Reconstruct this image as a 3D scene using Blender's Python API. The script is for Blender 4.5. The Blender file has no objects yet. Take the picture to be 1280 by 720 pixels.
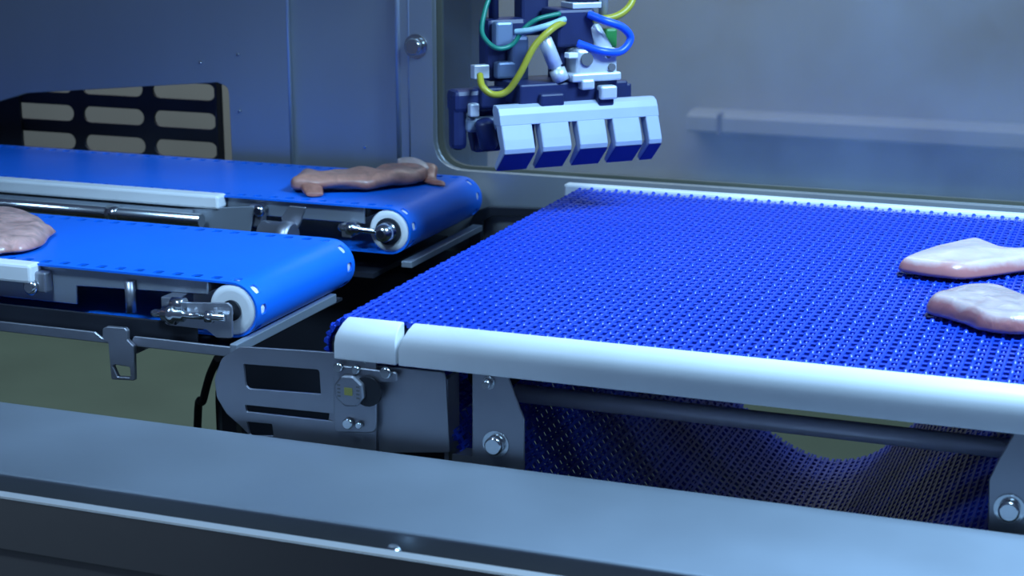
import bpy, bmesh, math, random
from mathutils import Vector, Matrix, noise
from mathutils.geometry import tessellate_polygon
from math import pi, sin, cos, tan, radians
random.seed(7)
SC = bpy.context.scene
COL = SC.collection

# ------------------------------------------------------------------ camera
FPX, PITCH, YAW = 2130.26, 0.243497, -0.361787      # focal length in pixels of a 1280 wide frame
CAM = Vector((0, 0, 1.35))
fw = Vector((sin(YAW)*cos(PITCH), cos(YAW)*cos(PITCH), -sin(PITCH)))
rt = Vector((cos(YAW), -sin(YAW), 0))
dn = fw.cross(rt)
cd = bpy.data.cameras.new('camera')
cd.sensor_width = 36; cd.lens = FPX/1280*36
cd.clip_start = .05; cd.clip_end = 60
cd.dof.use_dof = True; cd.dof.focus_distance = 1.72; cd.dof.aperture_fstop = 9
cam = bpy.data.objects.new('camera', cd); COL.objects.link(cam)
cam.matrix_world = Matrix.Translation(CAM) @ Matrix((rt, -dn, -fw)).transposed().to_4x4()
SC.camera = cam

# ------------------------------------------------------------------ world, lights, exposure
w = bpy.data.worlds.new('world'); SC.world = w; w.use_nodes = True
bg = w.node_tree.nodes['Background']
bg.inputs[0].default_value = (.25, .38, .74, 1); bg.inputs[1].default_value = .15
def area(name, loc, target, sx, sy, power, col):
    l = bpy.data.lights.new(name, 'AREA'); l.shape = 'RECTANGLE'; l.size = sx; l.size_y = sy
    l.energy = power; l.color = col
    o = bpy.data.objects.new(name, l); COL.objects.link(o); o.location = loc
    o.rotation_euler = (Vector(target)-Vector(loc)).to_track_quat('-Z', 'Y').to_euler()
    return o
area('cell_lamp', (.16, 1.45, 1.95), (-.15, 1.6, .95), .5, .3, 36, (.38, .67, 1.0))
area('cell_lamp_left', (-1.0, .72, 1.95), (-.93, 1.60, .93), .35, .25, 1.35, (.42, .69, 1.0)).data.spread = radians(50)
area('hall_lamp', (-2.2, 3.9, 2.9), (-2.2, 4.4, 0), 4.0, .8, 66, (.86, .95, 1.0))
vs = SC.view_settings
vs.view_transform = 'Standard'; vs.look = 'None'; vs.gamma = 1; vs.use_curve_mapping = False
vs.exposure = 0

# ------------------------------------------------------------------ pixel -> place helpers
def ray(px, py): return fw + rt*((px-640)/FPX) + dn*((py-360)/FPX)
def PX(px, py, X): d = ray(px, py); return CAM + d*((X-CAM.x)/d.x)
def PY(px, py, Y): d = ray(px, py); return CAM + d*((Y-CAM.y)/d.y)
def PZ(px, py, Z): d = ray(px, py); return CAM + d*((Z-CAM.z)/d.z)
def XZ(pts, Y): return [(p.x, p.z) for p in (PY(a, b, Y) for a, b in pts)]

# ------------------------------------------------------------------ materials
def mat(name, col, rough=.5, metal=0., nscale=0, namt=.0, bump=0., bscale=200, stretch=(1, 1, 1), spec=.5, coat=0., sss=0., rvar=0.):
    m = bpy.data.materials.new(name); m.use_nodes = True
    nt = m.node_tree; b = nt.nodes['Principled BSDF']
    b.inputs['Base Color'].default_value = (*col, 1); b.inputs['Roughness'].default_value = rough
    b.inputs['Metallic'].default_value = metal; b.inputs['Specular IOR Level'].default_value = spec
    b.inputs['Coat Weight'].default_value = coat; b.inputs['Coat Roughness'].default_value = .12
    if sss:
        b.inputs['Subsurface Weight'].default_value = sss; b.inputs['Subsurface Radius'].default_value = (.012, .005, .003)
    tc = nt.nodes.new('ShaderNodeTexCoord'); mp = nt.nodes.new('ShaderNodeMapping')
    mp.inputs['Scale'].default_value = stretch
    nt.links.new(tc.outputs['Object'], mp.inputs[0])
    if nscale:
        n = nt.nodes.new('ShaderNodeTexNoise'); n.inputs['Scale'].default_value = nscale; n.inputs['Detail'].default_value = 5
        nt.links.new(mp.outputs[0], n.inputs[0])
        r = nt.nodes.new('ShaderNodeMapRange')
        r.inputs['From Min'].default_value = .3; r.inputs['From Max'].default_value = .7
        r.inputs['To Min'].default_value = 1-namt; r.inputs['To Max'].default_value = 1+namt
        nt.links.new(n.outputs[0], r.inputs[0])
        mx = nt.nodes.new('ShaderNodeMix'); mx.data_type = 'RGBA'; mx.blend_type = 'MULTIPLY'; mx.inputs[0].default_value = 1
        mx.inputs[6].default_value = (*col, 1)
        nt.links.new(r.outputs[0], mx.inputs[7]); nt.links.new(mx.outputs[2], b.inputs['Base Color'])
        if rvar:
            r2 = nt.nodes.new('ShaderNodeMapRange')
            r2.inputs['To Min'].default_value = max(.05, rough-rvar); r2.inputs['To Max'].default_value = rough+rvar
            nt.links.new(n.outputs[0], r2.inputs[0]); nt.links.new(r2.outputs[0], b.inputs['Roughness'])
    if bump:
        n2 = nt.nodes.new('ShaderNodeTexNoise'); n2.inputs['Scale'].default_value = bscale; n2.inputs['Detail'].default_value = 3
        nt.links.new(mp.outputs[0], n2.inputs[0])
        bp = nt.nodes.new('ShaderNodeBump'); bp.inputs['Strength'].default_value = bump; bp.inputs['Distance'].default_value = .002
        nt.links.new(n2.outputs[0], bp.inputs['Height']); nt.links.new(bp.outputs[0], b.inputs['Normal'])
    return m
STEEL = mat('brushed_steel', (.36, .365, .41), .42, .9, 9, .10, rvar=.10)
WALLSTEEL = mat('wall_steel', (.47, .50, .53), .45, .8, 3, .05, stretch=(2, 2, .5), rvar=.04)
BEAMSTEEL = mat('sill_steel', (.38, .42, .48), .55, .75, 6, .06, rvar=.06)
DARKSTEEL = mat('dull_dark_steel', (.17, .17, .175), .5, .3, 8, .15)
CHROME = mat('bright_steel', (.66, .68, .70), .2, 1., 30, .05)
BLACK = mat('black_coat', (.012, .014, .022), .5, 0, 10, .2)
GUARD = mat('guard_coat', (.020, .022, .035), .55, 0, 12, .2)
WHITE = mat('white_plastic', (.88, .89, .90), .38, 0, 14, .04)
BELT = mat('belt_blue', (.006, .170, .85), .36, 0, 6, .06, spec=.45)
MESH = mat('mesh_blue', (.013, .060, .58), .30, 0, 30, .08, spec=.45)
NAVY = mat('navy_plastic', (.012, .020, .085), .45, 0, 20, .15)
GRIP = mat('gripper_plastic', (.38, .44, .56), .4, 0, 20, .05)
SILVER = mat('cast_aluminium', (.70, .74, .80), .35, .35, 20, .08)
YELLOW = mat('yellow_hose', (.42, .38, .03), .4)
GREEN = mat('green_hose', (.01, .20, .14), .4)
LIME = mat('green_valve', (.03, .22, .05), .4)
UNDERM = mat('underside_shade', (.035, .045, .20), .5)  # dark blue that paints the shade under the fingers
BLUEH = mat('blue_hose', (.01, .10, .75), .35)
FLOORM = mat('floor_green', (.080, .128, .100), .45, 0, 3, .12)
FARW = mat('far_wall', (.31, .32, .30), .7, 0, 1.2, .12)
TRAY = mat('far_tray', (.33, .35, .35), .6, .0, 3, .06)
POSTM = mat('far_post', (.085, .085, .062), .6, 0, 4, .15)
RUBBER = mat('rubber_black', (.02, .02, .022), .6)
EDGE = mat('polished_edge', (.62, .60, .60), .5, .2)
GLINT = mat('glint_steel', (.50, .56, .62), .35, .6)  # paler steel for the highlights added along sheet edges
BARM = mat('tie_bar_steel', (.55, .54, .64), .35, .3)
COVERM = mat('cover_sheet', (.36, .31, .28), .55, 0, 5, .08)
DOT = mat('yellow_dot', (.35, .33, .08), .5)
def meat(name, pale, pink, z0, z1, wet=.3, var=.25, bmp=.25):
    m = mat(name, pale, .35, 0, coat=wet, sss=.15)
    nt = m.node_tree; b = nt.nodes['Principled BSDF']
    tc = nt.nodes['Texture Coordinate']
    sp = nt.nodes.new('ShaderNodeSeparateXYZ'); nt.links.new(tc.outputs['Object'], sp.inputs[0])
    n = nt.nodes.new('ShaderNodeTexNoise'); n.inputs['Scale'].default_value = 32; n.inputs['Detail'].default_value = 4
    nt.links.new(tc.outputs['Object'], n.inputs[0])
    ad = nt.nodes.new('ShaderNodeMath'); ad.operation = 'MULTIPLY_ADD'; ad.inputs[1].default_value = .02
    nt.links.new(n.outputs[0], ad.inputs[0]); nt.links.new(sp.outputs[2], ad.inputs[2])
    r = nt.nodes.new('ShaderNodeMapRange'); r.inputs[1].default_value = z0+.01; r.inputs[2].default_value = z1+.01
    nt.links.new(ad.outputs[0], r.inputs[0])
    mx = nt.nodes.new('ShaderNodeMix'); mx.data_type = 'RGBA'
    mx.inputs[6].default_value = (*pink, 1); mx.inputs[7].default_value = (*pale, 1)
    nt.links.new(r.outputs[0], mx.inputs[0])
    n3 = nt.nodes.new('ShaderNodeTexNoise'); n3.inputs['Scale'].default_value = 55; n3.inputs['Detail'].default_value = 6; n3.inputs['Distortion'].default_value = 1
    nt.links.new(tc.outputs['Object'], n3.inputs[0])
    r3 = nt.nodes.new('ShaderNodeMapRange'); r3.inputs[1].default_value = .3; r3.inputs[2].default_value = .7
    r3.inputs[3].default_value = 1-var; r3.inputs[4].default_value = 1+var*.3
    nt.links.new(n3.outputs[0], r3.inputs[0])
    m2 = nt.nodes.new('ShaderNodeMix'); m2.data_type = 'RGBA'; m2.blend_type = 'MULTIPLY'; m2.inputs[0].default_value = 1
    nt.links.new(mx.outputs[2], m2.inputs[6]); nt.links.new(r3.outputs[0], m2.inputs[7])
    nt.links.new(m2.outputs[2], b.inputs['Base Color'])
    bp = nt.nodes.new('ShaderNodeBump'); bp.inputs['Strength'].default_value = bmp; bp.inputs['Distance'].default_value = .0012
    nt.links.new(n3.outputs[0], bp.inputs['Height']); nt.links.new(bp.outputs[0], b.inputs['Normal'])
    nt.links.new(bp.outputs[0], b.inputs['Coat Normal'])
    return m

# ------------------------------------------------------------------ object helpers
def tag(o, label=None, cat=None, group=None, kind=None):
    if label: o['label'] = label
    if cat: o['category'] = cat
    if group: o['group'] = group
    if kind: o['kind'] = kind
    return o
def thing(name, loc, label, cat, group=None):
    o = bpy.data.objects.new(name, None); COL.objects.link(o); o.location = loc; o.empty_display_size = .05
    return tag(o, label, cat, group)
def base_of(o):
    v = Vector((0, 0, 0))
    while o: v += Vector(o.location); o = o.parent
    return v
class MB:
    def __init__(s): s.v = []; s.f = []; s.sm = []
    def add(s, vs, fs, smooth=False):
        k = len(s.v); s.v += [Vector(v) for v in vs]
        for f in fs: s.f.append([i+k for i in f]); s.sm.append(smooth)
        return s
    def box(s, a, b):
        (x0, y0, z0), (x1, y1, z1) = a, b
        x0, x1 = min(x0, x1), max(x0, x1); y0, y1 = min(y0, y1), max(y0, y1); z0, z1 = min(z0, z1), max(z0, z1)
        return s.add([(x0,y0,z0),(x1,y0,z0),(x1,y1,z0),(x0,y1,z0),(x0,y0,z1),(x1,y0,z1),(x1,y1,z1),(x0,y1,z1)],
                     [(3,2,1,0),(4,5,6,7),(0,1,5,4),(1,2,6,5),(2,3,7,6),(3,0,4,7)])
    def obox(s, c, ax, half):
        c = Vector(c); a = [Vector(x).normalized()*h for x, h in zip(ax, half)]
        vs = [c+a[0]*i+a[1]*j+a[2]*k for k in (-1, 1) for i, j in ((-1,-1),(1,-1),(1,1),(-1,1))]
        return s.add(vs, [(3,2,1,0),(4,5,6,7),(0,1,5,4),(1,2,6,5),(2,3,7,6),(3,0,4,7)])
    def cyl(s, p, q, r, n=20, r2=None):
        return s.lathe(p, q, [(0, r), (1, r if r2 is None else r2)], n)
    def lathe(s, p, q, prof, n=24):
        """profile of (t along p->q, radius); closed with caps"""
        p = Vector(p); q = Vector(q); d = q-p; L = d.length; d.normalize()
        a = d.orthogonal().normalized(); b = d.cross(a)
        vs = []; fs = []
        for t, r in prof:
            for i in range(n):
                g = 2*pi*i/n; vs.append(p+d*(t*L)+a*(r*cos(g))+b*(r*sin(g)))
        m = len(prof)
        for k in range(m-1):
            for i in range(n):
                j = (i+1) % n; fs.append((k*n+i, k*n+j, (k+1)*n+j, (k+1)*n+i))
        s.add(vs, fs, True)
        o = len(s.v)-len(vs)
        s.f.append([o+i for i in reversed(range(n))]); s.sm.append(False)
        s.f.append([o+(m-1)*n+i for i in range(n)]); s.sm.append(False)
        return s
    def tube(s, pts, r, n=10, sub=6):
        pts = [Vector(p) for p in pts]; P = []
        for i in range(len(pts)-1):
            p0 = pts[max(i-1, 0)]; p1 = pts[i]; p2 = pts[i+1]; p3 = pts[min(i+2, len(pts)-1)]
            for k in range(sub):
                t = k/sub
                P.append(.5*((2*p1)+(p2-p0)*t+(2*p0-5*p1+4*p2-p3)*t*t+(3*p1-p0-3*p2+p3)*t**3))
        P.append(pts[-1]); vs = []; fs = []
        up = None
        for i, p in enumerate(P):
            d = (P[min(i+1, len(P)-1)]-P[max(i-1, 0)]).normalized()
            if up is None: up = d.orthogonal().normalized()
            up = (up-d*up.dot(d)).normalized(); b = d.cross(up)
            for j in range(n):
                g = 2*pi*j/n; vs.append(p+up*(r*cos(g))+b*(r*sin(g)))
        for i in range(len(P)-1):
            for j in range(n):
                k = (j+1) % n; fs.append((i*n+j, i*n+k, (i+1)*n+k, (i+1)*n+j))
        s.add(vs, fs, True); o = len(s.v)-len(vs)
        s.f.append([o+i for i in reversed(range(n))]); s.sm.append(False)
        s.f.append([o+(len(P)-1)*n+i for i in range(n)]); s.sm.append(False)
        return s
    def prism(s, prof, a, b, mapf, smooth=False):
        """closed 2-D profile swept from a to b; mapf(u, v, t) -> point"""
        n = len(prof); vs = [mapf(u, v, a) for u, v in prof]+[mapf(u, v, b) for u, v in prof]
        fs = [(i, (i+1) % n, n+(i+1) % n, n+i) for i in range(n)]
        s.add(vs, fs, smooth); o = len(s.v)-2*n
        s.f.append([o+i for i in reversed(range(n))]); s.sm.append(False)
        s.f.append([o+n+i for i in range(n)]); s.sm.append(False)
        return s
    def mesh(s, name, off=Vector((0, 0, 0)), m=None):
        me = bpy.data.meshes.new(name)
        me.from_pydata([v-off for v in s.v], [], s.f)
        bm = bmesh.new(); bm.from_mesh(me); bmesh.ops.recalc_face_normals(bm, faces=bm.faces[:]); bm.to_mesh(me); bm.free()
        for p, sm in zip(me.polygons, s.sm): p.use_smooth = sm
        if m: me.materials.append(m)
        return me
    def build(s, name, m, parent=None, bevel=0, seg=2):
        off = base_of(parent) if parent else Vector((0, 0, 0))
        o = bpy.data.objects.new(name, s.mesh(name, off, m)); COL.objects.link(o)
        if parent: o.parent = parent
        if bevel: bev(o, bevel, seg)
        return o
def bev(o, wdt, seg=2):
    b = o.modifiers.new('bevel', 'BEVEL'); b.width = wdt; b.segments = seg; b.limit_method = 'ANGLE'; b.angle_limit = radians(40)
    b.harden_normals = False
def centred(o):
    """move a top-level mesh's origin to the middle of its base"""
    me = o.data; xs = [v.co for v in me.vertices]
    c = Vector(((min(v.x for v in xs)+max(v.x for v in xs))/2, (min(v.y for v in xs)+max(v.y for v in xs))/2, min(v.z for v in xs)))
    me.transform(Matrix.Translation(-c)); o.location = Vector(o.location)+c
    return o
def rounded(pts, rads, n=5):
    """round the corners of a polygon"""
    out = []; N = len(pts)
    if not isinstance(rads, (list, tuple)): rads = [rads]*N
    for i in range(N):
        p = Vector(pts[i]); a = Vector(pts[i-1]); b = Vector(pts[(i+1) % N]); r = rads[i]
        if r <= 0: out.append(tuple(p)); continue
        da = (a-p); db = (b-p); l = min(da.length, db.length)*.49
        da.normalize(); db.normalize()
        ang = da.angle(db); t = min(r/tan(ang/2), l)
        p0 = p+da*t; p1 = p+db*t
        for k in range(n+1):
            u = k/n; out.append(tuple(p0*(1-u)**2+p*2*u*(1-u)+p1*u*u))
    return out
def slot(x0, x1, z0, z1, n=6, sh=0.):
    r = (z1-z0)/2; zc = (z0+z1)/2; o = []
    for k in range(n+1):
        g = -pi/2+pi*k/n; o.append((x1-r+r*cos(g), zc+sh+r*sin(g)))
    for k in range(n+1):
        g = pi/2+pi*k/n; o.append((x0+r+r*cos(g), zc+r*sin(g)))
    return o
def disc2(cx, cz, r, n=20): return [(cx+r*cos(2*pi*i/n), cz+r*sin(2*pi*i/n)) for i in range(n)]
def plate(name, outline, holes, y0, y1, m, parent=None, bevel=.0008, mapf=None):
    """flat plate with holes, drawn in x-z, from depth y0 to y1"""
    bm = bmesh.new(); loops = []
    for lp in [outline]+list(holes):
        c = []
        for q in lp:
            if not c or math.dist(c[-1], q) > 1e-5: c.append(q)
        if math.dist(c[0], c[-1]) < 1e-5: c.pop()
        loops.append(c)
    vs = [bm.verts.new((x, 0, z)) for lp in loops for x, z in lp]
    for t in tessellate_polygon([[Vector((x, z, 0)) for x, z in lp] for lp in loops]):
        try: bm.faces.new([vs[i] for i in t])
        except ValueError: pass
    bmesh.ops.recalc_face_normals(bm, faces=bm.faces[:])
    bmesh.ops.dissolve_limit(bm, angle_limit=.01, verts=bm.verts[:], edges=bm.edges[:])
    r = bmesh.ops.extrude_face_region(bm, geom=bm.faces[:])
    nv = [g for g in r['geom'] if isinstance(g, bmesh.types.BMVert)]
    for v in nv: v.co.y = 1
    off = base_of(parent) if parent else Vector((0, 0, 0))
    for v in bm.verts:
        y = y0 if v.co.y < .5 else y1
        v.co = (mapf(v.co.x, y, v.co.z) if mapf else Vector((v.co.x, y, v.co.z)))-off
    bmesh.ops.recalc_face_normals(bm, faces=bm.faces[:])
    me = bpy.data.meshes.new(name); bm.to_mesh(me); bm.free(); me.materials.append(m)
    o = bpy.data.objects.new(name, me); COL.objects.link(o)
    if parent: o.parent = parent
    if bevel: bev(o, bevel, 1)
    return o
def bolt(name, c, r, h, parent, d=(0, -1, 0), m=None, washer=True, dome=True):
    """hexagon-headed bolt with a washer, standing off a plate along d"""
    c = Vector(c); d = Vector(d).normalized(); b = MB()
    if washer: b.cyl(c, c+d*.0012, r*1.45, 20)
    b.lathe(c+d*.001, c+d*(.001+h), [(0, r), (.75, r), (1, r*.8)], 6 if not dome else 16)
    for i in range(len(b.sm)): b.sm[i] = dome and b.sm[i]
    return b.build(name, m or CHROME, parent)

ZB = .95                      # level of all three belts

# ================================================================== SETTING
tag(MB().box((-5, -1.5, -.05), (5, 5.3, 0)).build('floor', FLOORM), kind='structure')
tag(MB().box((-5, 5.2, 0), (5, 5.3, 3.2)).build('wall_far', FARW), kind='structure')

YW = 2.10                     # rear sheet of the cell
winL = PY(545, 100, YW).x; winB = .951
win = rounded([(winL, winB), (.55, winB), (.55, 1.42), (winL, 1.42)], [.045, .03, .03, .03], 8)
opx = XZ([(-75, 150), (38, 115.5), (276, 102), (290, 108), (294.5, 205), (294, 235), (-75, 215)], YW)
opening = rounded(opx, [.004, .01, .004, .012, .004, .004, .004], 4)
# the wall sheet around the window; the tunnel opening is cut through wall sheet and cover panel alike
hole_big = rounded([(opx[0][0]-.02, opx[6][1]-.02), (opx[4][0]+.012, opx[5][1]-.02), (opx[3][0]+.012, opx[2][1]+.025), (opx[0][0]-.02, opx[2][1]+.025)], .01, 3)
wall = plate('wall_back', [(-2.3, .80), (.75, .80), (.75, 1.75), (-2.3, 1.75)], [win, hole_big], YW, YW+.004, WALLSTEEL)
tag(wall, kind='structure')
seam = PY(365, 100, YW).x
plate('cover_panel', [(-2.25, .815), (seam, .815), (seam, 1.74), (-2.25, 1.74)], [opening], YW-.010, YW-.0005, WALLSTEEL, wall, .0045)
MB().cyl((seam+.0005, YW-.0085, .815), (seam+.0005, YW-.0085, 1.74), .0022, 12).build('seam_glint', GLINT, wall)  # pale rod added to stand for the highlight on the seam
# raised frame around the window
fL = PY(502, 100, YW).x
frame_out = rounded([(fL, .835), (.60, .835), (.60, 1.47), (fL, 1.47)], [.012, .02, .02, .02], 5)
win1 = plate('window_1', frame_out, [win], YW-.012, YW-.0004, WALLSTEEL, None, .0009)
tag(win1, kind='structure')
# pale beads added as vertical highlights beside the window opening, then the rubber seal of the pane
rb = MB().cyl((fL+.0005, YW-.0115, .935), (fL+.0005, YW-.0115, 1.45), .0036, 16).build('frame_glint', GLINT, win1)
MB().cyl((fL+.0165, YW-.0118, .955), (fL+.0165, YW-.0118, 1.45), .0014, 10).build('frame_glint', GLINT, win1)
gs = plate('pane_seal', rounded([(winL-.004, winB-.004), (.554, winB-.004), (.554, 1.424), (winL-.004, 1.424)], [.047, .03, .03, .03], 8),
           [rounded([(winL+.007, winB+.004), (.547, winB+.004), (.547, 1.417), (winL+.007, 1.417)], [.042, .03, .03, .03], 8)], YW+.004, YW+.012, POSTM, win1, 0)
pm = bpy.data.materials.new('hazy_clear_plastic'); pm.use_nodes = True
nt = pm.node_tree; nt.nodes.clear()
out = nt.nodes.new('ShaderNodeOutputMaterial'); mx = nt.nodes.new('ShaderNodeMixShader'); mx2 = nt.nodes.new('ShaderNodeMixShader')
tr = nt.nodes.new('ShaderNodeBsdfTransparent'); gl = nt.nodes.new('ShaderNodeBsdfGlossy'); df = nt.nodes.new('ShaderNodeBsdfDiffuse')
gl.inputs['Roughness'].default_value = .25; gl.inputs[0].default_value = (.8, .9, 1, 1)
df.inputs[0].default_value = (.55, .65, .8, 1); tr.inputs[0].default_value = (.93, .95, .97, 1)
nz = nt.nodes.new('ShaderNodeTexNoise'); nz.inputs['Scale'].default_value = 5; nz.inputs['Detail'].default_value = 6
tcx = nt.nodes.new('ShaderNodeTexCoord'); nt.links.new(tcx.outputs['Object'], nz.inputs[0])
mr = nt.nodes.new('ShaderNodeMapRange'); mr.inputs[1].default_value = .35; mr.inputs[2].default_value = .75; mr.inputs[3].default_value = .04; mr.inputs[4].default_value = .13
nt.links.new(nz.outputs[0], mr.inputs[0]); nt.links.new(mr.outputs[0], mx.inputs[0])
nt.links.new(tr.outputs[0], mx.inputs[1]); nt.links.new(df.outputs[0], mx.inputs[2])
mx2.inputs[0].default_value = .05
nt.links.new(mx.outputs[0], mx2.inputs[1]); nt.links.new(gl.outputs[0], mx2.inputs[2]); nt.links.new(mx2.outputs[0], out.inputs[0])
MB().box((winL-.002, YW+.006, winB-.002), (.552, YW+.009, 1.422)).build('pane', pm, win1)
# frame bolt and panel screws
c = PY(520, 58, YW-.012); bolt('bolt', (c.x, YW-.012, c.z), .0115, .013, win1)
for px, py in ((251, 78), (298, 68), (300, 139)):
    c = PY(px, py, YW-.010); bolt('screw', (c.x, YW-.010, c.z), .0022, .002, wall, washer=False)
c = PY(457, 184, YW); bolt('screw', (c.x, YW, c.z), .0018, .002, wall, washer=False)
for x in (-2.2, .62):
    MB().box((x, YW+.005, 0), (x+.08, YW+.085, 1.75)).build('frame_post', STEEL, wall, .004)

# ---------------- beyond the wall
g0 = XZ([(31, 175), (277, 175)], 2.17)
gR = XZ([(277, 150)], 2.17)[0][0]; gL = -1.98
A = lambda a, b: XZ([(a, b)], 2.17)[0]
xs = [(A(104, 144)[0], A(178, 144)[0]), (A(192, 150)[0], A(270, 150)[0])]
pitch = xs[1][0]-xs[0][0]
zr = [A(230, 150)[1], A(230, 186)[1], A(230, 114)[1], A(230, 222)[1], A(230, 78)[1]]
sh = abs(A(230, 140)[1]-A(230, 160)[1])/2
holes = []
for k in (0, 1, 2):
    for zc in zr:
        x0 = xs[1][0]-pitch*k; holes.append(slot(x0, x0+(xs[1][1]-xs[1][0]), zc-sh, zc+sh, 8))
gt = plate('slotted_guard', [(gL, .78), (gR, .78), (gR, 1.16), (gL, 1.16)], holes, 2.17, 2.176, GUARD, None, .001)
tag(gt, 'dark plate guard with rows of long slots, behind the cut-out in the steel wall', 'guard')
xf = A(29, 150)[0]
MB().box((gR-.004, 2.158, .78), (gR, 2.17, 1.16)).build('edge_fold', GUARD, gt, .001)
MB().box((xf-.06, 2.163, .78), (xf, 2.1695, 1.16)).build('stiffener', GUARD, gt, .001)
for x in (gL, gR-.03):
    MB().box((x, 2.177, 0), (x+.03, 2.20, .79)).build('leg', GUARD, gt)
for zz in (.60,):
    pass
p0 = PY(545, 100, 2.75); p1 = PY(589, 100, 2.75)
po = MB().box((p0.x-.01, 2.75, 0), (p1.x, 2.83, 2.4)).build('support_post', POSTM, None, .004)
tag(centred(po), 'dark olive upright post behind the window, beside the gripper', 'post')
yt = 5.13
a = PY(862, 151, yt); b = PY(1290, 173, yt)
tr_ = thing('wall_duct', (a.x, yt, a.z), 'pale horizontal duct fixed along the far wall, seen through the window', 'duct')
prof = []
for k in range(13):
    g = pi/2+pi*k/12; prof.append((.03*cos(g)*1.0, .03*sin(g)))
MB().prism([(-.045, -.026), (-.045, .024), (.0, .034), (.07, .034), (.07, -.034), (0, -.034)], a.x, a.x+2.6, lambda u, v, t: Vector((t, yt+u, a.z+v))).build('duct_body', TRAY, tr_, .006)
c = PY(903, 153, yt).x
MB().box((c-.007, yt-.050, a.z-.034), (c+.007, yt+.024, a.z+.033)).build('clamp', DARKSTEEL, tr_, .003)
# ================================================================== FRONT SILL (near the camera)
zS, yB, yF = .84, 1.3130, 1.1446
sill = thing('sill_beam', (-.4, 1.23, 0), 'wide brushed steel sill beam running in front of the conveyors', 'beam')
MB().prism([(yB, zS-.03), (yB, zS), (yF, zS), (yF, zS-.034)], -1.45, .40, lambda u, v, t: Vector((t, u, v))).build('top_plate', BEAMSTEEL, sill, .003, 3)
for x in (-1.42, .30):
    MB().box((x, yF+.03, 0), (x+.07, yB-.03, zS-.0345)).build('leg', STEEL, sill)
yP = 1.118
zP = PY(300, 664.7, yP).z
cp = thing('cover_panel', (-.4, yP, 0), 'dark front cover panel with a bright top edge below the sill beam', 'panel')
MB().box((-1.45, yP-.003, zP-.048), (.40, yP, zP)).build('upper_strip', COVERM, cp, .0008)
MB().prism([(yP-.0035, zP-.0010), (yP+.0030, zP+.0026), (yP+.0032, zP+.0001), (yP+.0002, zP+.0001), (yP-.0031, zP-.0012)], -1.45, .40, lambda u, v, t: Vector((t, u, v))).build('top_edge', EDGE, cp)
MB().box((-1.45, yP+.0005, .02), (.40, yP+.004, zP-.044)).build('lower_sheet', COVERM, cp, .0008)
for x in (-1.40, .35):
    MB().box((x-.02, yP+.004, 0), (x+.02, yP+.02, zP-.06)).build('foot', DARKSTEEL, cp)
b_ = PY(491, 688, yP+.012)
MB().lathe((b_.x, yP+.013, zP-.012), (b_.x, yP+.013, b_.z+.0035), [(0, .003), (.3, .003), (.31, .0085), (.75, .0078), (1, .004)], 20).build('dome_screw', CHROME, cp)

# ================================================================== MESH CONVEYOR
mcv = thing('mesh_conveyor', (-.3, 1.69, 0), 'wide blue mesh conveyor with white plastic edge rails', 'conveyor')
YN, YFAR = 1.352, 2.030
PIT = .01635; LNK = .01405
XR = .24                      # right nose centre
XL = -.667; RN = .030         # left nose centre, radius
path = []                     # (x, z) of the outer belt surface
def seg(a, b, n):
    for k in range(n): path.append((a[0]+(b[0]-a[0])*k/n, a[1]+(b[1]-a[1])*k/n))
x_ = XR
while x_ > XL: path.append((x_, ZB)); x_ -= .004
for k in range(24):
    g = pi/2+pi*k/24; path.append((XL+RN*cos(g), ZB-RN+RN*sin(g)))
zn = ZB-2*RN
xs1, zs1 = -.575, .855        # left return roller
seg((XL, zn), (xs1, zs1), 20)
xm, zm = -.337, .6235         # bottom of the sag
for k in range(60):
    t = k/60; x = xs1+(xm-xs1)*t; u = (x-xm)/(xs1-xm); path.append((x, zm+(zs1-zm)*(abs(u)**2.0)))
xs2, zs2 = -.02, .850
cp_ = [(-.38, .632), (xm, zm), (-.286, .639), (-.235, .687), (-.19, .732), (-.14, .775), (-.08, .815), (xs2, zs2), (.10, .868), (XR, zn), (XR+.1, zn)]
for i in range(1, len(cp_)-2):
    p0, p1, p2, p3 = [Vector(q) for q in cp_[i-1:i+3]]
    for k in range(12):
        t = k/12; path.append(tuple(.5*((2*p1)+(p2-p0)*t+(2*p0-5*p1+4*p2-p3)*t*t+(3*p1-p0-3*p2+p3)*t**3)))
for k in range(25):
    g = -pi/2+pi*k/24; path.append((XR+RN*cos(g), ZB-RN+RN*sin(g)))
cum = [0]
for i in range(1, len(path)): cum.append(cum[-1]+math.dist(path[i-1], path[i]))
TOT = cum[-1]
def at(s):
    s %= TOT; lo, hi = 0, len(cum)-1
    while hi-lo > 1:
        m = (lo+hi)//2
        if cum[m] <= s: lo = m
        else: hi = m
    t = (s-cum[lo])/max(1e-9, cum[hi]-cum[lo]); a, b = path[lo], path[hi]
    return a[0]+(b[0]-a[0])*t, a[1]+(b[1]-a[1])*t
NR = round(TOT/PIT); step = TOT/NR
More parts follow.
